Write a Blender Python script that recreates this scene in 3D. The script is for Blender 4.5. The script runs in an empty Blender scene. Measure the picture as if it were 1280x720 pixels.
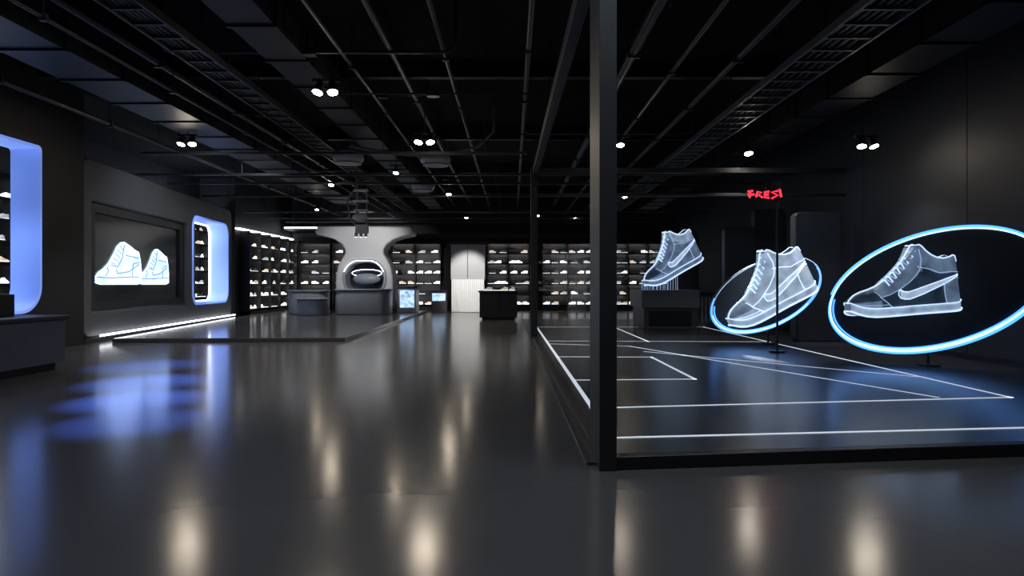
import bpy, bmesh, math, random
from mathutils import Vector, Matrix
random.seed(7)
scn = bpy.context.scene
scn.view_settings.view_transform = 'Standard'

# ------------------------------------------------------------------ materials
def mat(name, col, rough=0.5, metal=0.0, emit=None, estr=0.0, var=0.15, nscale=3.0, spec=0.5, rvar=0.0, detail=6, evar=0.0):
    m = bpy.data.materials.new(name); m.use_nodes = True
    nt = m.node_tree; N = nt.nodes; L = nt.links
    p = N['Principled BSDF']
    tc = N.new('ShaderNodeTexCoord')
    no = N.new('ShaderNodeTexNoise'); no.inputs['Scale'].default_value = nscale; no.inputs['Detail'].default_value = detail
    L.new(tc.outputs['Object'], no.inputs['Vector'])
    cr = N.new('ShaderNodeValToRGB')
    cr.color_ramp.elements[0].position = 0.15; cr.color_ramp.elements[1].position = 0.85
    cr.color_ramp.elements[0].color = (*[c*(1-var) for c in col], 1)
    cr.color_ramp.elements[1].color = (*[min(1, c*(1+var)) for c in col], 1)
    L.new(no.outputs['Fac'], cr.inputs['Fac']); L.new(cr.outputs['Color'], p.inputs['Base Color'])
    p.inputs['Roughness'].default_value = rough; p.inputs['Metallic'].default_value = metal
    p.inputs['Specular IOR Level'].default_value = spec
    def mrng(a, c):
        mr = N.new('ShaderNodeMapRange'); mr.inputs['From Min'].default_value = .3; mr.inputs['From Max'].default_value = .7
        mr.inputs['To Min'].default_value = a; mr.inputs['To Max'].default_value = c
        L.new(no.outputs['Fac'], mr.inputs['Value']); return mr.outputs['Result']
    if rvar > 0: L.new(mrng(rough-rvar, rough+rvar), p.inputs['Roughness'])
    if emit:
        p.inputs['Emission Color'].default_value = (*emit, 1)
        p.inputs['Emission Strength'].default_value = estr
        if evar > 0: L.new(mrng(estr*(1-evar), estr*(1+evar)), p.inputs['Emission Strength'])
    return m

def glassmat(name, fac=.06, tint=(.95,.96,.98)):
    m = bpy.data.materials.new(name); m.use_nodes = True
    nt = m.node_tree; N = nt.nodes; L = nt.links; N.clear()
    o = N.new('ShaderNodeOutputMaterial'); mx = N.new('ShaderNodeMixShader')
    t = N.new('ShaderNodeBsdfTransparent'); g = N.new('ShaderNodeBsdfGlossy')
    t.inputs['Color'].default_value = (*tint, 1); g.inputs['Roughness'].default_value = .02
    mx.inputs[0].default_value = fac
    L.new(t.outputs[0], mx.inputs[1]); L.new(g.outputs[0], mx.inputs[2]); L.new(mx.outputs[0], o.inputs['Surface'])
    return m

M_floor = mat('polished_concrete', (.086,.086,.090), .175, var=.14, nscale=.6, detail=5, spec=.6)
M_court = mat('court_floor_vinyl', (.038,.043,.052), .26, var=.06, nscale=.8, detail=2)
M_line  = mat('court_line_white_glow', (.85,.87,.9), .5, emit=(.8,.87,.98), estr=.65, var=.05)  # emission in the line paint makes the markings read brighter
M_wall  = mat('wall_dark_paint', (.016,.018,.022), .6, var=.15, nscale=.7)
M_wallR = mat('wall_slate_paint', (.020,.025,.034), .6, var=.15, nscale=.6)
M_ceil  = mat('ceiling_black', (.005,.005,.006), .9, var=.3, spec=.15)
M_duct  = mat('duct_dark_metal', (.015,.016,.021), .5, metal=.2, var=.3, spec=.35)
M_pipe  = mat('pipe_dark_steel', (.045,.046,.052), .45, metal=.4, var=.3)
M_tray  = mat('tray_galvanised', (.13,.135,.145), .45, metal=.4, var=.3)
M_black = mat('black_powdercoat', (.012,.012,.014), .42, var=.2)
M_frame = mat('frame_graphite', (.020,.022,.026), .45, var=.2)
M_mono  = mat('monolith_slate', (.030,.036,.046), .5, var=.1)
M_fac   = mat('facade_grey_panel', (.092,.099,.112), .5, var=.08, nscale=1.2)
M_plat  = mat('platform_gloss', (.09,.092,.098), .13, var=.1, nscale=1.0, detail=2)
M_scr   = mat('screen_black_glass', (.012,.014,.018), .15, var=.2)
M_blue  = mat('blue_glow_reveal', (.3,.4,.7), .5, emit=(.130,.235,.70), estr=1.15, var=.05, nscale=.5, evar=.4, detail=1)  # emission with uneven strength stands in for blue light falling on the jambs
M_ring  = mat('ring_led', (.8,.9,1), .5, emit=(.50,.78,1), estr=2.0)
M_ringd = mat('ring_led_soft', (.5,.6,.7), .5, emit=(.34,.50,.70), estr=.8)
M_ringb = mat('ring_led_blue', (.2,.5,1), .5, emit=(.06,.28,1), estr=2.6)
M_glow  = mat('hologram_line', (.8,.9,1), .5, emit=(.58,.76,1), estr=1.35)
M_glowd = mat('hologram_line_dim', (.6,.7,.8), .5, emit=(.30,.44,.66), estr=.85)
M_swoosh= mat('hologram_stripe', (.6,.7,.8), .5, emit=(.40,.50,.64), estr=.95, var=.2, nscale=6, evar=.2)
M_hlight= mat('hologram_panel_light', (.34,.40,.48), .4, emit=(.25,.325,.43), estr=.95, var=.3, nscale=4, evar=.4)
M_hmid  = mat('hologram_panel_mid', (.16,.20,.27), .4, emit=(.105,.155,.235), estr=.85, var=.3, nscale=4, evar=.5)
M_hdark = mat('hologram_panel_dark', (.03,.04,.06), .35, emit=(.018,.032,.056), estr=.9, var=.3, nscale=4, evar=.5)
M_disc  = mat('ring_backing_dark', (.020,.026,.037), .45, var=.2)
M_discr = mat('ring_backing_rim', (.05,.06,.08), .4, var=.2)
M_scrshoe = mat('screen_shoe_image', (.8,.9,1), .5, emit=(.34,.48,.95), estr=2.4, var=.1, nscale=1.6, evar=.45)
M_scrline = mat('screen_shoe_lines', (.3,.4,.6), .5, emit=(.14,.24,.5), estr=1)
M_led   = mat('white_led_strip', (1,1,1), .5, emit=(.92,.95,1), estr=5)
M_shfill = mat('shelf_fill_strip', (1,1,1), .5, emit=(1,.96,.9), estr=40)
M_lamp  = mat('lamp_lens_warm', (1,1,1), .5, emit=(1,.86,.66), estr=110)
M_shelf = mat('shelf_black', (.006,.006,.008), .5)
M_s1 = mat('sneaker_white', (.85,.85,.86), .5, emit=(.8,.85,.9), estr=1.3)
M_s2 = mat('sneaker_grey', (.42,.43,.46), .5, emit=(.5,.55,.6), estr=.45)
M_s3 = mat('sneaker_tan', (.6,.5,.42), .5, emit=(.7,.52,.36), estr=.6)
M_s4 = mat('sneaker_black', (.03,.03,.035), .5)
M_kiosk = mat('kiosk_grey_composite', (.40,.405,.42), .45, var=.06, nscale=1)
M_desk  = mat('desk_charcoal', (.09,.094,.102), .35, var=.15)
M_desk2 = mat('desk_slate_blue', (.20,.225,.26), .4, var=.12)
M_white = mat('booth_white_fabric', (.82,.82,.82), .7, var=.04)
M_booth = mat('booth_grey_panel', (.45,.45,.46), .6, var=.05)
M_bscreen = mat('display_blue_screen', (.5,.7,1), .4, emit=(.45,.66,1), estr=1.1, nscale=6, evar=.7)
M_red   = mat('red_neon', (1,.1,.1), .5, emit=(1,.04,.08), estr=1.4)
M_glass = glassmat('clear_glass', .03)

# ------------------------------------------------------------------ builder
class B:
    def __init__(s): s.bm = bmesh.new(); s.mats = []
    def mi(s, m):
        if m not in s.mats: s.mats.append(m)
        return s.mats.index(m)
    def raw(s, vs, fs, m, smooth=False):
        V = [s.bm.verts.new(v) for v in vs]; i = s.mi(m)
        for f in fs:
            try:
                F = s.bm.faces.new([V[k] for k in f]); F.material_index = i; F.smooth = smooth
            except ValueError: pass
        return V
    def box(s, x0, x1, y0, y1, z0, z1, m, R=None):
        vs = [Vector((x, y, z)) for z in (z0, z1) for y in (y0, y1) for x in (x0, x1)]
        if R is not None:
            c = Vector(((x0+x1)/2, (y0+y1)/2, (z0+z1)/2)); vs = [c + R @ (v-c) for v in vs]
        s.raw(vs, [(0,2,3,1),(4,5,7,6),(0,1,5,4),(2,6,7,3),(0,4,6,2),(1,3,7,5)], m)
    def cyl(s, a, b, r0, m, r1=None, n=12, caps=True):
        a = Vector(a); b = Vector(b); r1 = r0 if r1 is None else r1
        d = (b-a).normalized(); u = d.orthogonal().normalized(); w = d.cross(u)
        vs = []
        for p, r in ((a, r0), (b, r1)):
            for k in range(n):
                t = 2*math.pi*k/n; vs.append(p + r*(math.cos(t)*u + math.sin(t)*w))
        s.raw(vs, [(k, (k+1) % n, n+(k+1) % n, n+k) for k in range(n)], m, True)
        if caps:
            s.raw(vs[:n], [tuple(range(n))[::-1]], m); s.raw(vs[n:], [tuple(range(n))], m)
    def tube(s, pts, r, m, n=6, closed=False):
        pts = [Vector(p) for p in pts]; K = len(pts); vs = []; up = None
        for i in range(K):
            a = pts[(i-1) % K] if (closed or i > 0) else pts[0]
            b = pts[(i+1) % K] if (closed or i < K-1) else pts[-1]
            d = (b-a)
            d = d.normalized() if d.length > 1e-9 else Vector((1, 0, 0))
            if up is None: up = d.orthogonal().normalized()
            up = (up - d*up.dot(d))
            up = up.normalized() if up.length > 1e-6 else d.orthogonal().normalized()
            w = d.cross(up)
            rr_ = r(i/(K-1)) if callable(r) else r
            for k in range(n):
                t = 2*math.pi*k/n; vs.append(pts[i] + rr_*(math.cos(t)*up + math.sin(t)*w))
        fs = []
        for i in range(K if closed else K-1):
            j = (i+1) % K
            for k in range(n): fs.append((i*n+k, i*n+(k+1) % n, j*n+(k+1) % n, j*n+k))
        s.raw(vs, fs, m, True)
    def prism(s, pts, depth, m, f):
        n = len(pts)
        vs = [f(a, b, 0) for a, b in pts] + [f(a, b, depth) for a, b in pts]
        s.raw(vs, [tuple(range(n)), tuple(range(n, 2*n))[::-1]] + [(k, n+k, n+(k+1) % n, (k+1) % n) for k in range(n)], m)
    def ell(s, c, rx, ry, rz, m, nu=20, nv=10, zmin=-1):
        vs = []
        for j in range(nv+1):
            ph = -math.pi/2 + math.pi*j/nv
            for i in range(nu):
                t = 2*math.pi*i/nu
                vs.append((c[0]+rx*math.cos(ph)*math.cos(t), c[1]+ry*math.cos(ph)*math.sin(t), c[2]+rz*max(zmin, math.sin(ph))))
        s.raw(vs, [(j*nu+i, j*nu+(i+1) % nu, (j+1)*nu+(i+1) % nu, (j+1)*nu+i) for j in range(nv) for i in range(nu)], m, True)
    def done(s, name, M=None, bevel=0, parent=None):
        bmesh.ops.recalc_face_normals(s.bm, faces=s.bm.faces)
        me = bpy.data.meshes.new(name); s.bm.to_mesh(me); s.bm.free()
        for m in s.mats: me.materials.append(m)
        o = bpy.data.objects.new(name, me); scn.collection.objects.link(o)
        if M is not None: o.matrix_world = M
        if bevel:
            b = o.modifiers.new('bevel', 'BEVEL'); b.width = bevel; b.segments = 3; b.limit_method = 'ANGLE'
        if parent: o.parent = parent
        return o

def rr(x0, y0, x1, y1, r, n=10, rt=None):
    rt = r if rt is None else rt
    pts = []
    for cx, cy, a0, q in ((x1-r, y0+r, -90, r), (x1-rt, y1-rt, 0, rt), (x0+rt, y1-rt, 90, rt), (x0+r, y0+r, 180, r)):
        for k in range(n+1):
            a = math.radians(a0+90*k/n); pts.append((cx+q*math.cos(a), cy+q*math.sin(a)))
    return pts

def slab(name, loops, t, M, m, bevel=0, parent=None):
    cu = bpy.data.curves.new('tmp', 'CURVE'); cu.dimensions = '2D'; cu.fill_mode = 'BOTH'
    cu.extrude = t/2-bevel; cu.bevel_depth = bevel; cu.bevel_resolution = 2
    if bevel: cu.offset = -bevel
    for lp in loops:
        sp = cu.splines.new('POLY'); sp.points.add(len(lp)-1); sp.use_cyclic_u = True
        for p, q in zip(sp.points, lp): p.co = (q[0], q[1], 0, 1)
    ob = bpy.data.objects.new('tmp', cu); scn.collection.objects.link(ob)
    dg = bpy.context.evaluated_depsgraph_get(); dg.update()
    me = bpy.data.meshes.new_from_object(ob.evaluated_get(dg))
    bpy.data.objects.remove(ob)
    me.name = name; me.materials.clear(); me.materials.append(m)
    me.transform(M @ Matrix.Translation((0, 0, -t/2)))
    o = bpy.data.objects.new(name, me); scn.collection.objects.link(o)
    if parent: o.parent = parent
    return o

def frameM(origin, d):
    d = Vector(d).normalized(); up = Vector((0, 0, 1)); n = d.cross(up)
    M = Matrix.Identity(4)
    for i in range(3):
        M[i][0] = d[i]; M[i][1] = up[i]; M[i][2] = n[i]; M[i][3] = origin[i]
    return M
def empty(name):
    e = bpy.data.objects.new(name, None); e.empty_display_size = .3
    scn.collection.objects.link(e); return e

CZ = 6.3; CH = CZ-.003
# ------------------------------------------------------------------ room
b = B(); b.box(-14.3, 9.3, -3.2, 36.6, -.2, 0, M_floor); b.done('floor')
b = B(); b.box(-14.3, 9.3, -3.2, 36.6, CZ, CZ+.2, M_ceil); b.done('ceiling')
b = B(); b.box(-14.3, 9.3, 36.4, 36.6, 0, CZ, M_wall); b.done('wall_back')
b = B(); b.box(-14.3, 9.3, -3.2, -3.0, 0, CZ, M_wall); b.done('wall_front')
b = B(); b.box(-14.3, -14.1, -3, 36.4, 0, CZ, M_wall); b.done('wall_left')
b = B(); b.box(9.0, 9.3, -3, 36.4, 0, CZ, M_wallR)
for y in (8.9, 12.6, 16.3, 20.0, 23.7, 27.4):
    b.box(8.96, 9.0, y-3.69, y-.01, .12, 6.2, M_wallR)
b.done('wall_right')
b = B(); b.box(-14.1, -12.5, 28.9, 29.1, 0, CZ, M_wall); b.box(-12.7, -12.5, 29.1, 36.4, 0, CZ, M_wall); b.done('wall_alcove')
Mw = frameM((-10.6, 0, 0), (0, 1, 0))
slab('wall_partition', [[(-3, 0), (15.85, 0), (15.85, CZ), (-3, CZ)], rr(7.0, .85, 14.4, 4.6, .6, rt=.12)], .63, Mw, M_wall)
w1 = empty('window_1')
slab('glow_reveal', [rr(7.005, .855, 14.395, 4.595, .6, rt=.12), rr(7.07, .92, 14.33, 4.53, .55, rt=.08)], .66, Mw @ Matrix.Translation((0, 0, .03)), M_blue, parent=w1)

# ------------------------------------------------------------------ shoes
def lt(tab, u):
    for (a, x), (c, y) in zip(tab, tab[1:]):
        if u <= c:
            t = (u-a)/(c-a) if c > a else 0; return x+(y-x)*t
    return tab[-1][1]
def ss(a, b_, x):
    t = max(0, min(1, (x-a)/(b_-a))); return t*t*(3-2*t)
HT = [(0,.12),(.02,.155),(.06,.19),(.12,.215),(.2,.235),(.28,.265),(.36,.32),(.44,.39),(.52,.47),(.57,.54),(.60,.59),(.63,.615),(.66,.60),(.70,.55),(.75,.51),(.8,.485),(.86,.475),(.92,.485),(.96,.50),(.985,.485),(1,.44)]
LT = [(0,.12),(.02,.155),(.06,.19),(.12,.21),(.2,.23),(.3,.27),(.42,.34),(.52,.41),(.58,.44),(.64,.40),(.75,.36),(.88,.36),(.96,.40),(1,.35)]
BT = [(0,.055),(.03,.03),(.08,.010),(.15,0),(.9,0),(.96,.004),(1,.02)]
WT = [(0,.045),(.015,.075),(.04,.105),(.08,.135),(.14,.16),(.22,.175),(.32,.172),(.45,.15),(.6,.135),(.75,.135),(.87,.13),(.94,.112),(.98,.085),(1,.06)]
SO = .075
def sect(u, v, tab):
    bt = lt(BT, u); h = lt(tab, u); w = lt(WT, u)
    if v <= bt+SO: return w*1.05
    t = min(1, (v-bt-SO)/max(.001, h-bt-SO))
    toe = math.sqrt(max(0, 1-t**2.6)); ank = 1-.40*t**.8
    k = ss(.40, .64, u)
    return w*(toe*(1-k)+ank*k)
def shoe_mesh(bd, L, tab, nu, nv, pick, T):
    us = [0, .008, .02, .04, .07] + [.1+.86*i/nu for i in range(nu+1)] + [.975, .99, 1] if nu > 12 else [0, .03, .1]+[.2+.7*i/nu for i in range(nu+1)]+[.97, 1]
    rows = []
    for u in us:
        bt = lt(BT, u); h = lt(tab, u)
        k2 = ss(.62, .70, u)*(1-ss(.94, .975, u))
        half = [(0, bt), (sect(u, bt, tab)*.93, bt), (sect(u, bt, tab), bt+.015), (sect(u, bt, tab), bt+SO), (sect(u, bt+SO+.001, tab)*.97, bt+SO+.002)]
        for j in range(1, nv+1):
            v = bt+SO+(h-bt-SO)*j/nv; half.append((sect(u, v, tab), v))
        yt = half[-1][0]
        half.append((yt*.82, h)); half.append((yt*.7, h-.13*k2)); half.append((0, h-.15*k2))
        rows.append([(u, -y, z) for y, z in half] + [(u, y, z) for y, z in half[-2:0:-1]])
    n = len(rows[0]); nh = nv+8
    vs = [T @ Vector((p[0]*L, p[1]*L, p[2]*L)) for r in rows for p in r]
    V = [bd.bm.verts.new(v) for v in vs]
    for i in range(len(rows)-1):
        for k in range(n):
            k2_ = (k+1) % n
            F = bd.bm.faces.new((V[i*n+k], V[(i+1)*n+k], V[(i+1)*n+k2_], V[i*n+k2_]))
            uu = (rows[i][k][0]+rows[i+1][k][0])/2
            kk = k if k < nh-1 else n-1-k
            F.material_index = bd.mi(pick(uu, (kk-4+.5)/nv, kk, nv)); F.smooth = True
    for base, rv in ((0, 1), ((len(rows)-1)*n, 0)):
        idx = [V[base+k] for k in range(n)]
        F = bd.bm.faces.new(idx if rv else idx[::-1]); F.material_index = bd.mi(pick(0 if rv else 1, .2, 5, nv))

def hero_shoe(name, L, T, tone, r=.008):
    bd = B(); tab = HT
    def pick(u, t, k, nv):      # t: fraction of upper height
        if k <= 3: return M_hlight if tone != 'mid' else M_hmid
        if k >= nv+4: return M_hdark if u > .6 else M_hlight
        if tone == 'light': return M_hmid if (u < .22 and t > .45) else M_hlight
        if tone == 'mid':
            if u > .62 and t > .72: return M_hlight
            return M_hdark if (u < .22 and t > .4) else M_hmid
        if u < .21: return M_hdark if t > .42 else M_hmid
        if u < .64 and t > .55: return M_hmid
        if u >= .60 and t > .66: return M_hmid
        if u > .82 and t < .52: return M_hmid
        return M_hdark
    shoe_mesh(bd, L, tab, 60, 20, pick, Matrix.Identity(4))
    def S(u, v, sd, e=.004): return (u*L, sd*(sect(u, v, tab)+e)*L, v*L)
    def tv(u, t): bt = lt(BT, u); return bt+SO+(lt(tab, u)-bt-SO)*t
    def samp(pts, sd, n=10, e=.004):
        out = []
        for (a, c), (d, f) in zip(pts, pts[1:]):
            for i in range(n):
                t = i/n; out.append(S(a+(d-a)*t, c+(f-c)*t, sd, e))
        out.append(S(*pts[-1], sd, e)); return out
    def path(pts, sd, m=M_glow, rad=r, n=10, e=.004): bd.tube(samp(pts, sd, n, e), rad, m)
    def pt(pts, sd, m=M_glow, rad=r): path([(u, tv(u, t)) for u, t in pts], sd, m, rad, n=4)
    N = 60
    for vof, m, rad in ((.0, M_glow, r*1.6), (SO, M_glow, r)):
        lp = []
        for i in range(N+1): u = i/N; lp.append(S(u, lt(BT, u)+vof, -1, .006))
        for i in range(N, -1, -1): u = i/N; lp.append(S(u, lt(BT, u)+vof, 1, .006))
        bd.tube(lp, rad, m, closed=True)
    bd.tube([(u*L, 0, (lt(tab, u)+.004)*L) for u in [i/40*.64 for i in range(41)]], r*1.5, M_glow)
    bd.tube([(1.003*L, 0, z*L) for z in (.03, .1, .2, .3, .4, .44)], r*1.5, M_glow)
    lp = []
    for i in range(25): u = .62+.38*i/24; lp.append(S(u, lt(tab, u), -1, 0))
    for i in range(24, -1, -1): u = .62+.38*i/24; lp.append(S(u, lt(tab, u), 1, 0))
    bd.tube(lp, r*1.3, M_glow, closed=True)
    md = M_glowd if tone != 'light' else M_glow
    for sd in (-1, 1):
        pt([(.30,0),(.26,.25),(.22,.5),(.21,.7),(.20,.9)], sd, md, r*.9)
        pt([(.21,.55),(.30,.55),(.40,.55),(.50,.55),(.58,.55),(.62,.6),(.64,.75),(.63,.92)], sd, md, r*.9)
        pt([(.82,0),(.82,.25),(.83,.42),(.87,.52),(.93,.55),(1.0,.56)], sd, md, r*.9)
        pt([(.60,.66),(.70,.66),(.80,.66),(.90,.68),(1.0,.72)], sd, md, r*.9)
        pt([(.03,.2),(.10,.18),(.2,.16),(.28,.14)], sd, md, r*.6)
        lo = [(.99,.315),(.88,.268),(.80,.235),(.70,.20),(.62,.17),(.54,.148),(.48,.135),(.43,.138),(.39,.15)]
        hi = [(.99,.325),(.88,.300),(.80,.278),(.70,.253),(.62,.232),(.54,.212),(.48,.20),(.43,.205),(.40,.225)]
        a = samp(lo, sd, 5, .003); c = samp(hi, sd, 5, .003); K = len(a)
        bd.raw(a+c, [(i, i+1, K+i+1, K+i) for i in range(K-1)], M_swoosh, True)
        path(lo+[(.375,.175),(.38,.205),(.40,.225)], sd, M_glow, r*.9, e=.005); path(hi, sd, M_glow, r*.9, e=.005)
    for i in range(7):
        u = .33+.040*i
        h = lt(tab, u); v = h-.035
        a = S(u, v, -1, .006); c = S(u+.03, lt(tab, u+.03)-.035, 1, .006)
        bd.tube([a, ((u+.01)*L, -.03*L, (h+.012)*L), ((u+.02)*L, .03*L, (h+.022)*L), c], r*1.3, M_glow)
        a = S(u, v, 1, .006); c = S(u+.03, lt(tab, u+.03)-.035, -1, .006)
        bd.tube([a, ((u+.01)*L, .03*L, (h+.015)*L), ((u+.02)*L, -.03*L, (h+.025)*L), c], r*1.2, M_glowd)
    return bd.done(name, T)
def shoeT(x, y, z, tilt, yaw, L):
    return (Matrix.Translation((x, y, z)) @ Matrix.Rotation(math.radians(yaw), 4, 'Z') @ Matrix.Rotation(math.radians(-tilt), 4, 'Y')
            @ Matrix.Translation((-.5*L, 0, -.3*L)))

def ring_disc(name, c, a, h, tilt, yaw, r=.02, thick=.2, leg=None, soft=False):
    bd = B(); n = 96
    R = Matrix.Translation(c) @ Matrix.Rotation(math.radians(yaw), 4, 'Z') @ Matrix.Rotation(math.radians(-tilt), 4, 'Y')
    P = [(math.cos(2*math.pi*i/n), math.sin(2*math.pi*i/n)) for i in range(n)]
    bd.prism([(a*p*.985, h*q*.985) for p, q in P], thick, M_disc, lambda x, z, d: Vector((x, d, z)))
    bd.prism([(a*p*1.03, h*q*1.04-.02) for p, q in P], .06, M_discr, lambda x, z, d: Vector((x, d+thick, z)))
    bd.tube([(a*p, -.01, h*q) for p, q in P], r*(.5 if soft else .7), M_ringd if soft else M_ring, closed=True)
    arc = P[n//2-2:n-14] if soft else P[n//2-4:n-8]
    bd.tube([(a*p*1.0, -.02, h*q*1.0) for p, q in arc], lambda t: r*(.5+(.6 if soft else .9)*math.sin(math.pi*t)), M_ring)
    bd.tube([(a*p*1.012, thick*.6, h*q*1.012-.03) for p, q in P[n//2-10:]+P[:4]], r*(1.2 if soft else 1.8), M_ringb)
    if not soft: bd.tube([(a*p*1.015, thick*.5, h*q*1.02+.02) for p, q in P[2:n//2-6]], r*1.2, M_ringb)
    bd.tube([(a*p*.972+.01, -.02, h*q*.96) for p, q in P[n//2-6:]+P[:2]], r*.7, M_ringb)
    if leg:
        Ri = R.inverted(); p0 = Ri @ Vector((leg[0], leg[1], .02)); p1 = Ri @ Vector((leg[0], leg[1], leg[2])); p2 = Ri @ Vector((leg[0], leg[1], .05))
        bd.cyl(p0, p1, .025, M_black); bd.cyl(p0, p2, .2, M_black, n=24)
    return bd.done(name, R)

ring_disc('illuminated_ring_display', (7.43, 11.35, 1.38), 1.68, .98, 20, -33, r=.022, leg=(7.55, 11.62, 1.2))
hero_shoe('hologram_high_top_sneaker', 1.84, shoeT(6.46, 10.65, 1.56, 4, 2, 1.84), 'dunk', r=.0085)
ring_disc('illuminated_ring_display', (6.15, 15.5, 1.25), 1.36, .76, 27, -8, r=.022, leg=(6.3, 15.75, 1.0), soft=True)
hero_shoe('hologram_high_top_sneaker', 2.24, shoeT(5.82, 14.85, 1.52, 25, 8, 2.24), 'light', r=.012)
hero_shoe('hologram_high_top_sneaker', 2.3, shoeT(5.22, 21.6, 2.48, 26, 18, 2.3), 'mid', r=.015)
bd = B()
bd.box(4.34, 6.06, 21.05, 22.95, .02, .72, M_desk); bd.box(4.25, 6.15, 20.95, 23.05, .72, 1.3, M_desk2)
bd.box(4.5, 5.9, 21.02, 21.05, .12, .62, M_black)
bd.done('display_pedestal', None, .03)
bd = B()
for i in range(18):
    x = 4.35+.07*i; zt = 1.60+.034*i+random.uniform(-.03, .05)
    bd.tube([(x, 21.5+random.uniform(-.15, .15), 1.305), (x+.01, 21.5, zt)], .009, M_glowd, n=4)
bd.done('hanging_light_fibres')
bd = B(); bd.box(6.4, 7.4, 22.0, 23.4, .02, 1.15, M_desk); bd.box(6.3, 7.5, 21.9, 23.5, 1.15, 1.22, M_frame)
for i in range(6): bd.box(6.5+.13*i, 6.55+.13*i, 21.93, 21.99, .2, 1.05, M_kiosk)
bd.done('display_cabinet', None, .02)
def mono(x0, x1, y, z1, th=.3, r=.15):
    slab('monolith_panel', [rr(x0, .02, x1, z1, r)], th, frameM((0, y, 0), (1, 0, 0)), M_mono, bevel=.03)
mono(7.25, 8.45, 16.4, 3.35); mono(6.65, 7.6, 20.0, 3.3); mono(7.75, 8.8, 20.5, 3.9); mono(6.4, 7.6, 26, 3.6)

# ------------------------------------------------------------------ court
bd = B()
ct = [(.62, 5.3), (8.93, 6.2), (8.93, 27), (.42, 27)]
bd.prism(ct, .02, M_court, lambda x, y, d: Vector((x, y, d))); bd.done('court_floor')
bd = B()
def cl(x0, y0, x1, y1, w=.06):
    a = Vector((x0, y0)); c = Vector((x1, y1)); d = (c-a).normalized(); n = Vector((-d.y, d.x))*w/2; a -= d*w/2; c += d*w/2
    bd.raw([(p.x, p.y, .0235) for p in (a-n, c-n, c+n, a+n)], [(0, 1, 2, 3)], M_line)
cl(.97, 6.15, 8.9, 6.95); cl(.95, 7.62, 6.5, 8.35); cl(.85, 22, .97, 6.15); cl(6.5, 8.35, 6.6, 24)
cl(1.0, 9.85, 2.84, 9.95); cl(2.84, 9.95, 2.82, 12.95); cl(.95, 13, 2.82, 12.95)
cl(2.8, 15.2, 5.55, 8.35, .05); cl(.95, 15.8, 2.8, 15.2, .05); cl(2.9, 14.0, 6.45, 10.2, .05); cl(.9, 16.6, 6.55, 16.4, .05); cl(.85, 22, 6.6, 22, .05)
cl(3.5, 16.4, 3.5, 22, .05)
bd.done('court_line_markings')

# ------------------------------------------------------------------ glass enclosure
g = empty('glass_enclosure')
bd = B()
bd.box(.70, .84, 5.12, 5.75, 0, CH, M_frame)
bd.box(.50, .68, 17.0, 17.2, 0, 4.6, M_black)
def beam(bb, a, c, w, z0, z1, m):
    a = Vector(a); c = Vector(c); d = (c-a).normalized(); n = Vector((-d.y, d.x))*w/2
    q = [a-n, c-n, c+n, a+n]
    bb.raw([(p.x, p.y, z) for z in (z0, z1) for p in q], [(0,3,2,1),(4,5,6,7),(0,1,5,4),(1,2,6,5),(2,3,7,6),(3,0,4,7)], m)
beam(bd, (.77, 5.4), (.60, 17.1), .13, 0, .10, M_black)
beam(bd, (.75, 5.4), (.62, 17.1), .14, 4.42, 4.6, M_mono)
beam(bd, (.8, 5.2), (8.9, 6.12), .12, 0, .11, M_black)
beam(bd, (.8, 5.2), (8.9, 6.12), .12, 4.42, 4.6, M_black)
beam(bd, (.6, 17.1), (8.9, 17.1), .07, 3.84, 3.92, M_black)
beam(bd, (.6, 17.1), (8.9, 17.1), .10, 4.46, 4.6, M_frame)
bd.done('frame', None, .008, parent=g)
bd = B(); beam(bd, (.84, 5.2), (8.88, 6.12), .015, .11, 4.42, M_glass); bd.done('front_pane', parent=g)
bd = B(); beam(bd, (.76, 5.8), (.61, 17.0), .015, .10, 4.42, M_glass); bd.done('side_pane', parent=g)

# red neon sign on pole
SX, SY = 5.74, 13.85
bd = B(); bd.cyl((SX, SY, .02), (SX, SY, 3.72), .025, M_pipe); bd.cyl((SX, SY, .02), (SX, SY, .06), .17, M_black)
bd.box(SX-.68, SX+.06, SY-.02, SY+.02, 3.42, 3.45, M_black)
bd.box(SX-.25, SX+.08, SY-.03, SY+.03, 3.30, 3.72, M_black)
def stroke(pts): bd.tube([(SX-.66+.70*x, SY-.06, 3.29+.27*z) for x, z in pts], .024, M_red)
stroke([(0,.75),(.16,.8),(.08,.78),(.06,.25)]); stroke([(.0,.5),(.2,.52)]); stroke([(.26,.3),(.3,.75),(.42,.68),(.33,.5),(.46,.25)])
stroke([(.66,.75),(.52,.7),(.52,.3),(.66,.25)]); stroke([(.52,.5),(.64,.52)]); stroke([(.92,.8),(.74,.7),(.92,.45),(.74,.2)]); stroke([(.98,.95),(1.03,.3)])
bd.done('red_neon_sign')

# ------------------------------------------------------------------ media wall
fd = Vector((-.127, 1, 0)).normalized()
MF = frameM((-10.74, 16.0, 0), fd)
fac = empty('media_wall')
slab('facade', [rr(0, .12, 12.1, 4.72, .35), rr(.45, .78, 7.0, 3.65, .12), rr(7.45, .72, 11.6, 4.05, .5)], .8, MF, M_fac, bevel=.05, parent=fac)
slab('screen_bezel', [rr(.48, .81, 6.97, 3.62, .1), rr(.85, 1.02, 6.65, 3.40, .08)], .1, MF @ Matrix.Translation((0, 0, -.12)), M_frame, parent=fac)
slab('screen', [rr(.6, .9, 6.85, 3.5, .05)], .06, MF @ Matrix.Translation((0, 0, -.2)), M_scr, parent=fac)
slab('plinth', [[(-.1, 0), (12.2, 0), (12.2, .14), (-.1, .14)]], 1.0, MF @ Matrix.Translation((0, 0, .1)), M_black, parent=fac)
bd = B(); bd.box(.5, 12.0, .16, .18, .14, .19, M_led)
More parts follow.
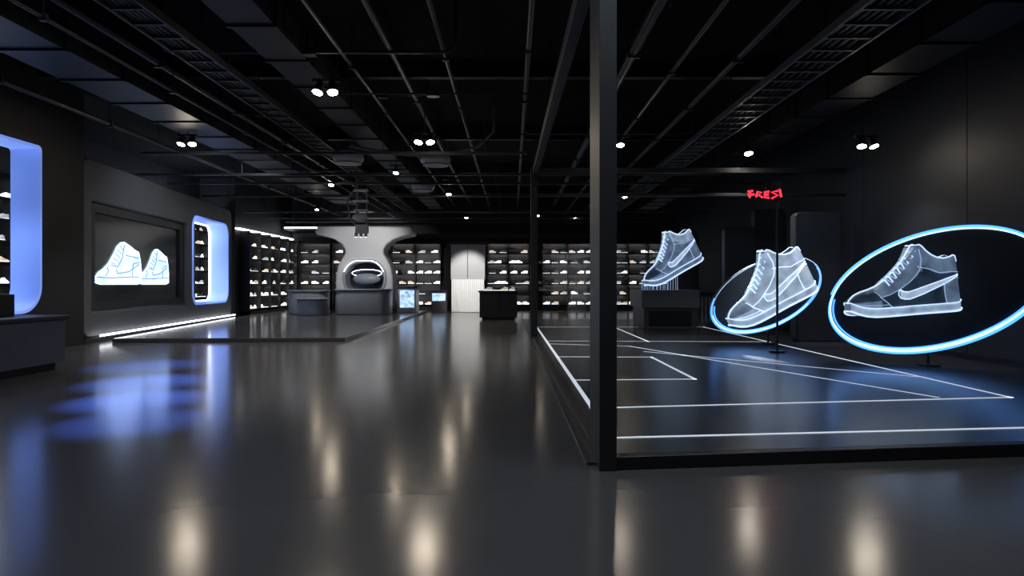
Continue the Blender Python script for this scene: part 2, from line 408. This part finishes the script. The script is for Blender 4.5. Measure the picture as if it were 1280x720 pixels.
Mloc = Matrix([[fd.x, fd.y, 0, -10.74], [fd.y, -fd.x, 0, 16.0], [0, 0, 1, 0], [0, 0, 0, 1]])
bd.done('led_strip', Mloc, parent=fac)
def scr_shoe(s0, s1, z0, zs):
    out = [(0,.04),(.01,.16),(.06,.25),(.16,.34),(.26,.47),(.36,.68),(.44,.88),(.52,.98),(.60,1.0),(.72,.93),(.84,.84),(.93,.80),(.97,.6),(1,.3),(1,.04),(.9,0),(.1,0)]
    slab('screen_picture', [[(s0+(s1-s0)*x, z0+zs*z) for x, z in out]], .012, MF @ Matrix.Translation((0, 0, -.185)), M_scrshoe, parent=fac)
    bb = B()
    def ln(pp, r=.018, m=M_scrline): bb.tube([MF @ Vector((s0+(s1-s0)*x, z0+zs*z, -.18)) for x, z in pp], r, m, n=5)
    ln([(0,.16),(.3,.14),(.7,.17),(1,.18)]); ln([(.2,.18),(.26,.3),(.22,.42)]); ln([(.3,.45),(.45,.4),(.55,.62),(.6,.95)]); ln([(.95,.5),(.7,.3),(.45,.25),(.42,.36)])
    ln([(.78,.18),(.8,.5),(.98,.55)]); ln([(.62,.7),(.95,.65)])
    for k in range(5): ln([(.3+.05*k, .52+.1*k), (.42+.04*k, .44+.09*k)], .014)
    ln(out+[out[0]], .022, M_ring)
    bb.done('screen_picture_lines', parent=fac)
scr_shoe(.98, 3.7, 1.5, 1.2); scr_shoe(3.55, 5.75, 1.5, 1.12)
w2 = empty('window_2')
slab('glow_reveal', [rr(7.455, .725, 11.595, 4.045, .5), rr(7.53, .8, 11.52, 3.97, .45)], .80, MF @ Matrix.Translation((0, 0, .02)), M_blue, parent=w2)
slab('reveal_led', [rr(7.53, .8, 11.52, 3.97, .45), rr(7.57, .84, 11.48, 3.93, .42)], .05, MF @ Matrix.Translation((0, 0, -.7)), M_led, parent=w2)

bd = B(); bd.prism([(-10.25, 16.4), (-4.35, 16.7), (-4.5, 34), (-11.95, 34), (-11.95, 30), (-11.85, 28.2)], .10, M_plat, lambda x, y, d: Vector((x, y, d+.002)))
bd.done('platform', None, .015)
bd = B(); bd.box(-9.4, -7.95, 8.0, 11.4, .12, .88, M_desk); bd.box(-9.3, -8.05, 8.1, 11.3, 0, .12, M_black); bd.box(-9.45, -7.9, 7.95, 11.45, .88, .95, M_frame)
bd.done('display_counter', None, .02)
bd = B(); bd.box(-9.3, -8.7, 9.6, 11.2, .95, 1.32, M_black); bd.box(-9.25, -8.75, 9.65, 11.15, 1.32, 1.34, M_desk); bd.done('display_riser', None, .015)

# ------------------------------------------------------------------ shelving with sneakers
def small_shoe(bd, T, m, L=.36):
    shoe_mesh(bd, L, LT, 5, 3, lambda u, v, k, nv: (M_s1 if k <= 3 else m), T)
def shelf_unit(M, W, rows, z0=.35, dz=.58):
    bd = B(); D = .45
    H = z0+rows*dz+.12
    bd.box(0, W, -.05, 0, 0, H, M_shelf); bd.box(0, W, -D, 0, 0, z0-.1, M_shelf)
    nb = max(1, round(W/1.3))
    for i in range(nb+1):
        x = W*i/nb; bd.box(max(0, x-.03), min(W, x+.03), -D, -.05, 0, H, M_shelf)
    for r in range(rows+1):
        z = z0+r*dz; bd.box(0, W, -D, -.05, z-.03, z, M_shelf)
        if r > 0:
            bd.box(0, W, -D-.01, -D+.01, z-.085, z+.005, M_shelf)
            for i in range(nb): bd.box(W*i/nb+.08, W*(i+1)/nb-.08, -D+.03, -D+.055, z-.042, z-.031, M_shfill)
    bd.done('sneaker_shelf_unit', M)
    bs = B()
    for r in range(rows):
        z = z0+r*dz+.002
        for i in range(nb):
            n = random.choice([2, 3, 3]); x0 = W*i/nb
            for k in range(n):
                if random.random() < .12: continue
                x = x0 + (W/nb)*(k+.5)/n
                a = random.choice([20, 160, 200, -20, 0])
                T = Matrix.Translation((x, -.25, z)) @ Matrix.Rotation(math.radians(a), 4, 'Z') @ Matrix.Translation((-.2, 0, 0))
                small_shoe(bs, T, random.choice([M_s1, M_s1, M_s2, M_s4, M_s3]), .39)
    bs.done('shelf_sneakers', M)
def atB(x): return Matrix.Translation((x, 36.35, 0))
def atL(x, y): return Matrix.Translation((x, y, 0)) @ Matrix.Rotation(math.radians(90), 4, 'Z')
shelf_unit(atB(-12.0), 1.8, 6); shelf_unit(atB(-6.9), 2.9, 6); shelf_unit(atB(-1.4), 2.4, 6); shelf_unit(atB(1.7), 2.9, 6); shelf_unit(atB(5.4), 3.4, 6)
shelf_unit(atB(-10.1), 2.9, 6)
shelf_unit(atL(-12.45, 29.3), 6.4, 6)
shelf_unit(atL(-14.05, 13.5), 5.5, 7); shelf_unit(atL(-14.05, 22.5), 6.2, 7)
bd = B(); bd.box(-12.4, -5.8, 34.6, 35.98, 4.45, 4.62, M_frame); bd.box(-12.3, -5.9, 34.56, 34.6, 4.5, 4.57, M_led)
bd.done('shelf_canopy_light')
bd = B(); bd.box(-12.5, -12.35, 28.9, 36.2, 3.98, 4.05, M_led); bd.done('wall_led_strip')
bd = B(); bd.box(-12.3, 8.9, 36.0, 36.38, 4.1, 4.35, M_frame); bd.done('shelf_bulkhead')

# ------------------------------------------------------------------ central kiosk
ck = empty('central_kiosk')
half = [(1.45,.105),(1.42,1.0),(1.40,1.9),(1.30,2.4),(1.08,2.8),(.96,3.0),(.96,3.2),(1.10,3.45),(1.42,3.68),(1.9,3.84),(2.35,3.93),(2.45,4.1),(2.3,4.36)]
out = half + [(-x, z) for x, z in half[::-1]]
hole = rr(-1.08, .85, 1.08, 2.70, .85)
slab('arch_body', [out, hole], 1.3, frameM((-7.3, 31.6, 0), (1, 0, 0)), M_kiosk, bevel=.08, parent=ck)
slab('arch_lining', [rr(-1.07, .86, 1.07, 2.69, .84), rr(-.95, .98, .95, 2.57, .75)], 1.2, frameM((-7.3, 31.65, 0), (1, 0, 0)), M_desk2, parent=ck)
bd = B(); bd.box(-8.3, -6.3, 32.6, 32.7, .9, 2.7, M_scr)
lp = [(x*.93-7.3, 31.50, 1.8+(z-1.8)*.95) for x, z in hole]
bd.tube([p for p in lp if p[2] > 2.05], .016, M_led)
bd.tube([(-7.3+.75*math.cos(a), 32.2, 2.05+.18*math.sin(a)) for a in [2*math.pi*i/30 for i in range(30)]], .012, M_led, closed=True)
bd.ell((-7.3, 32.2, 1.75), .7, .25, .28, M_desk2)
bd.done('arch_light', parent=ck)
def rdesk(x0, x1, y0, y1, h, m, r=.45, top=M_frame, nm='reception_desk'):
    e = empty(nm)
    slab('body', [rr(x0, y0, x1, y1, r)], h-.105, Matrix.Translation((0, 0, h)), m, bevel=.05, parent=e)
    slab('top', [rr(x0-.06, y0-.06, x1+.06, y1+.06, r)], .07, Matrix.Translation((0, 0, h+.07)), top, bevel=.02, parent=e)
rdesk(-10.4, -8.6, 29.4, 30.6, 1.15, M_desk2, top=M_desk2); rdesk(-8.1, -5.6, 29.0, 30.3, 1.2, M_desk2, top=M_desk2); rdesk(-9.6, -8.3, 28.2, 29.1, .8, M_desk2, r=.4, top=M_desk2)
bd = B(); bd.box(-5.6, -4.7, 31.4, 32.4, .105, 1.3, M_kiosk); bd.box(-5.5, -4.8, 31.36, 31.4, .35, 1.2, M_bscreen); bd.box(-5.68, -4.62, 31.3, 32.5, 1.3, 1.37, M_frame)
bd.done('illuminated_display_case', None, .02)
bd = B(); bd.box(-4.3, -3.5, 34.1, 34.7, 0, 1.1, M_desk); bd.box(-4.25, -3.55, 34.07, 34.1, .6, 1.0, M_bscreen); bd.box(-4.35, -3.45, 34.05, 34.75, 1.1, 1.16, M_frame); bd.done('service_kiosk', None, .02)
bd = B(); bd.box(-3.25, -1.45, 34.0, 35.3, 1.75, 3.6, M_booth); bd.box(-3.35, -1.35, 33.9, 35.4, 3.6, 3.75, M_frame)
for i in range(24):
    x = -3.22+1.74*i/24; bd.cyl((x+.036, 34.03, 0.02), (x+.036, 34.03, 1.75), .042, M_white, n=8)
bd.box(-3.2, -1.5, 34.05, 35.2, 0, 1.75, M_white); bd.box(-2.38, -2.34, 33.97, 34.0, 1.8, 3.55, M_desk)
bd.done('pleated_booth')
bd = B(); bd.box(-1.35, .22, 26.6, 27.6, .1, 1.15, M_black); bd.box(-1.25, .12, 26.7, 27.5, 0, .1, M_black); bd.box(-1.4, .27, 26.55, 27.65, 1.15, 1.22, M_frame)
bd.box(-.6, -.56, 26.57, 26.6, .15, 1.1, M_frame); bd.done('island_counter', None, .015)
bs = B()
for k in range(4):
    small_shoe(bs, Matrix.Translation((-1.2+.36*k, 27.1, 1.222)) @ Matrix.Rotation(.3*k, 4, 'Z'), [M_s2, M_s4, M_s3, M_s2][k])
bs.done('counter_sneakers')

# ------------------------------------------------------------------ ceiling services
def duct(x, z, y0, y1, w, h, name='air_duct'):
    bd = B(); bd.box(x-w/2, x+w/2, y0, y1, z-h/2, z+h/2, M_duct)
    y = y0+.6
    while y < y1: bd.box(x-w/2-.03, x+w/2+.03, y-.03, y+.03, z-h/2-.03, z+h/2+.03, M_duct); y += 1.5
    y = y0+1
    while y < y1:
        for sx in (-1, 1): bd.cyl((x+sx*w/2, y, z), (x+sx*w/2, y, CH), .012, M_pipe, n=6)
        y += 3
    bd.done(name, None)
duct(-7.6, 5.5, 2, 30, 1.1, .6); duct(-3.9, 5.6, 3, 33, .7, .45); duct(6.9, 5.55, 2, 33, .9, .5)
def tray(x, z, y0, y1, w, m):
    bd = B()
    for sx in (-1, 1): bd.box(x+sx*w/2-.02, x+sx*w/2+.02, y0, y1, z-.06, z+.06, m)
    y = y0
    while y < y1: bd.box(x-w/2, x+w/2, y, y+.05, z-.05, z-.02, m); y += .5
    for k in range(5):
        xx = x-w/2+w*(k+.7)/6; bd.tube([(xx+.02*math.sin(i*1.3+k), y0+(y1-y0)*i/30, z+.02) for i in range(31)], .04, M_black)
    y = y0+.5
    while y < y1:
        for sx in (-1, 1): bd.cyl((x+sx*w/2, y, z), (x+sx*w/2, y, CH), .012, M_pipe, n=6)
        y += 2.5
    bd.done('cable_tray')
tray(5.0, 5.2, 3, 32, .75, M_tray); tray(-5.1, 5.2, 3, 32, .5, M_duct)
for x, z, r in ((-9.3, 5.2, .05), (-6.4, 5.5, .06), (-2.9, 5.45, .035), (-1.2, 5.6, .04), (2.9, 5.35, .04), (4.1, 5.6, .07), (-6.15, 5.0, .03), (.3, 5.75, .05), (2.2, 5.7, .09), (-2.2, 5.75, .06)):
    bd = B(); bd.cyl((x, 0, z), (x, 36, z), r, M_pipe, n=10)
    y = 2
    while y < 36: bd.cyl((x, y, z), (x, y, CH), .01, M_pipe, n=5); bd.box(x-r-.02, x+r+.02, y-.03, y+.03, z-r-.02, z+r+.02, M_pipe); y += 3.2
    bd.done('ceiling_pipe')
for i, y in enumerate((8, 14, 20, 26, 32)):
    bd = B(); z = 6.0
    bd.box(-10.4, 8.9, y-.09, y+.09, z+.25, CH, M_duct); bd.box(-10.4, 8.9, y-.02, y+.02, z+.02, z+.27, M_duct); bd.box(-10.4, 8.9, y-.09, y+.09, z, z+.03, M_duct)
    bd.done('ceiling_beam')
for y, z, x0, x1 in ((16.4, 4.85, -9.5, .4), (19.9, 4.9, -12, 8.8), (22.3, 5.0, -12, 8.8), (24.8, 4.9, -12, 8.8), (28.5, 4.7, -12, 8.8), (31.3, 4.7, -12, 8.8), (34, 4.8, -12, 8.8)):
    bd = B(); bd.box(x0, x1, y-.03, y+.03, z-.03, z+.04, M_pipe)
    x = x0+1
    while x < x1: bd.cyl((x, y, z), (x, y, CH), .012, M_pipe, n=5); x += 2.6
    bd.done('lighting_track')
rc = random.Random(3)
for i in range(16):
    bd = B(); y = 7.5+1.7*i; x0 = rc.uniform(-9, 4); x1 = min(8.6, x0+rc.uniform(2, 5)); z = rc.uniform(5.05, 5.9); r = rc.uniform(.015, .035)
    m = rc.choice([M_pipe, M_pipe, M_duct])
    bd.tube([(x0, y, CH), (x0, y, z+.15), (x0+.04, y, z+.04), (x0+.15, y, z), (x1-.15, y, z), (x1-.04, y, z+.04), (x1, y, z+.15), (x1, y, CH)], r, m, n=8)
    xx = (x0+x1)/2; bd.box(xx-.12, xx+.12, y-.08, y+.08, z-.06, z+.06, m); bd.done('branch_conduit')
bd = B()
bd.tube([(-4.3, 16.9, 5.15), (-3.4, 16.9, 4.98), (-2.6, 17, 4.92), (-1.6, 17.1, 4.98), (-.9, 17.2, 5.2), (-.5, 17.2, 5.6), (-.5, 17.2, CH-.01)], .045, M_tray, n=8)
bd.done('curved_conduit')
for x, y, z in ((-4.55, 17.8, 5.0), (-2.12, 17.8, 4.95), (-3.2, 23, 5.0)):
    bd = B(); bd.ell((x, y, z), .42, .42, .26, M_booth, zmin=-.5); bd.cyl((x, y, z+.2), (x, y, CH if x == -2.12 else z+.45), .04, M_pipe); bd.cyl((x, y, z-.14), (x, y, z-.16), .36, M_desk, n=20); bd.done('dome_speaker')
bd = B(); X, Y = -5.8, 24
bd.cyl((X, Y, CH), (X, Y, 3.9), .06, M_tray); bd.cyl((X+.35, Y, 5.1), (X+.35, Y, 3.6), .03, M_tray)
for z in (5.0, 4.6, 4.25): bd.box(X-.12, X+.40, Y-.10, Y+.10, z-.04, z+.04, M_booth)
bd.ell((X+.1, Y, 4.0), .28, .24, .16, M_booth); bd.box(X-.05, X+.40, Y-.12, Y+.12, 3.40, 3.72, M_kiosk)
bd.tube([(X-.15, Y, 5.0), (X-.38, Y, 4.6), (X-.28, Y, 4.0), (X, Y, 3.6)], .035, M_tray)
for k in range(3): bd.cyl((X+.18*k-.01, Y-.15, 3.4), (X+.18*k-.01, Y-.15, 3.25), .06, M_kiosk); bd.cyl((X+.18*k-.01, Y-.15, 3.25), (X+.18*k-.01, Y-.15, 3.245), .05, M_led)
bd.done('suspended_robotic_fixture')

# ------------------------------------------------------------------ spot fixtures + lights
def light(kind, name, loc, energy, col, **k):
    l = bpy.data.lights.new(name, kind); l.energy = energy; l.color = col
    for a, v in k.items(): setattr(l, a, v)
    o = bpy.data.objects.new(name, l); o.location = loc; scn.collection.objects.link(o); return o
def aim(o, t): o.rotation_euler = (Vector(t)-o.location).to_track_quat('-Z', 'Y').to_euler()
def track_light(x, y, z, n=3, e=1.0, s=1.0, pt=0):
    bd = B()
    bd.cyl((x, y, z+.12), (x, y, CH), .015, M_pipe, n=6); bd.box(x-.2*s, x+.2*s, y-.025, y+.025, z+.1, z+.15, M_black)
    for k in range(n):
        xx = x+(k-(n-1)/2)*.17*s; tx = (k-(n-1)/2)*.35
        top = Vector((xx, y, z+.08)); d = Vector((tx, -.35, -1)).normalized(); bot = top+d*.2
        bd.cyl(top, bot, .05*s, M_black, .080*s, n=14); bd.cyl(bot+d*.003, bot+d*.006, .075*s, M_lamp, n=14)
        bd.box(xx-.012, xx+.012, y-.012, y+.012, z+.04, z+.12, M_black)
    bd.done('track_spotlight')
    light('SPOT', 'spot_lamp', (x, y-.05, z-.2), 300*e, (1, .93, .84), spot_size=math.radians(105), spot_blend=.7, shadow_soft_size=.10)
    if pt: light('POINT', 'spill_lamp', (x, y-.1, z-.28), pt, (1, .87, .74), shadow_soft_size=.08)
for a in ((-3.31,11.4,5,2,.9,1.2,7),(-7.9,15.6,5,2,1.2,1.2,7),(-2.1,15.4,5,2,1.0,1.3,7),(-3.55,19.6,5,1,.8,1,0),(-2.4,24.3,5,1,1,1.2,7),(-6.2,22,5,1,1.1,1.2,7),(2.65,15.7,5,1,.5,1.2,3),(6.15,16.7,5,1,.8,1.4,5),(7.75,14.0,4.6,2,.6,1.2,4),(4.4,25,5,1,.7,1.2,0),(-2.2,31,4.8,1,1.2,1,0),(1.2,30,4.8,1,.8,.9,0),(-8.4,27.6,4.8,1,1.6,1,0)):
    track_light(*a)
light('AREA', 'overhead_fill', (1.0, 3.9, 5.9), 165, (.88, .94, 1), shape='RECTANGLE', size=6, size_y=1.5)  # added fill out of view, evens out the front floor
light('AREA', 'overhead_fill', (-5.5, 5.0, 5.9), 75, (.36, .50, 1), shape='RECTANGLE', size=4, size_y=2)  # added blue-tinted fill, no fixture modelled
s = light('SPOT', 'pod_fill_spot', (-6.4, 26.0, 4.4), 1150, (1, .98, .95), spot_size=math.radians(56), spot_blend=.8, shadow_soft_size=.1); aim(s, (-7.3, 31.6, 2.8))  # added spot, brightens the kiosk body
s = light('SPOT', 'booth_fill_spot', (-2.3, 30.5, 4.6), 1100, (1, .98, .95), spot_size=math.radians(40), spot_blend=.6, shadow_soft_size=.1); aim(s, (-2.3, 34.0, 1.7))  # added spot, brightens the pleated booth
s = light('SPOT', 'media_wall_fill', (-6.8, 19, 5.0), 300, (.9, .95, 1), spot_size=math.radians(110), spot_blend=.9, shadow_soft_size=.15); aim(s, (-11.3, 20.5, 2.2))  # added spot, lifts the grey facade
light('POINT', 'corridor_fill', (-12.4, 14.5, 4.2), 120, (.75, .85, 1), shadow_soft_size=.3)  # added light behind the first window, no fixture
light('POINT', 'corridor_fill', (-13.0, 25.5, 4.2), 120, (.75, .85, 1), shadow_soft_size=.3)  # same added light behind the second window
# added blue spots: overlapping pools stand in for the screen's floor reflection
for (lx, ly), (tx, ty), e, a in (((-5.2, 8.6), (-4.15, 7.0), 5000, 20), ((-5.6, 9.8), (-4.85, 8.3), 8500, 22), ((-6.1, 11.2), (-5.6, 9.8), 7500, 24), ((-6.8, 13.2), (-6.7, 11.8), 4500, 26)):
    s = light('SPOT', 'blue_reflection_spot', (lx, ly, 4.9), e, (.085, .20, 1), spot_size=math.radians(a), spot_blend=1, shadow_soft_size=.03); aim(s, (tx, ty, 0))
s = light('SPOT', 'court_reflection_spot', (6.2, 19.5, 4.4), 8000, (.85, .92, 1), spot_size=math.radians(9), spot_blend=.6, shadow_soft_size=.05); aim(s, (5.3, 13.0, 0))
s = light('SPOT', 'monolith_fill_spot', (5.6, 13.0, 4.9), 120, (.7, .85, 1), spot_size=math.radians(70), spot_blend=.9, shadow_soft_size=.15); aim(s, (8.2, 17.0, 1.8))  # added spot, makes the dark monoliths show

w = bpy.data.worlds.new('World'); scn.world = w; w.use_nodes = True
w.node_tree.nodes['Background'].inputs[0].default_value = (.3, .4, .6, 1); w.node_tree.nodes['Background'].inputs[1].default_value = .02

cam = bpy.data.cameras.new('camera'); co = bpy.data.objects.new('camera', cam); scn.collection.objects.link(co)
co.location = (0, 0, 1.5); co.rotation_euler = (math.radians(90), 0, 0)
cam.lens = 22.5; cam.sensor_width = 36; cam.shift_y = -5/1280; cam.clip_end = 200
scn.camera = co
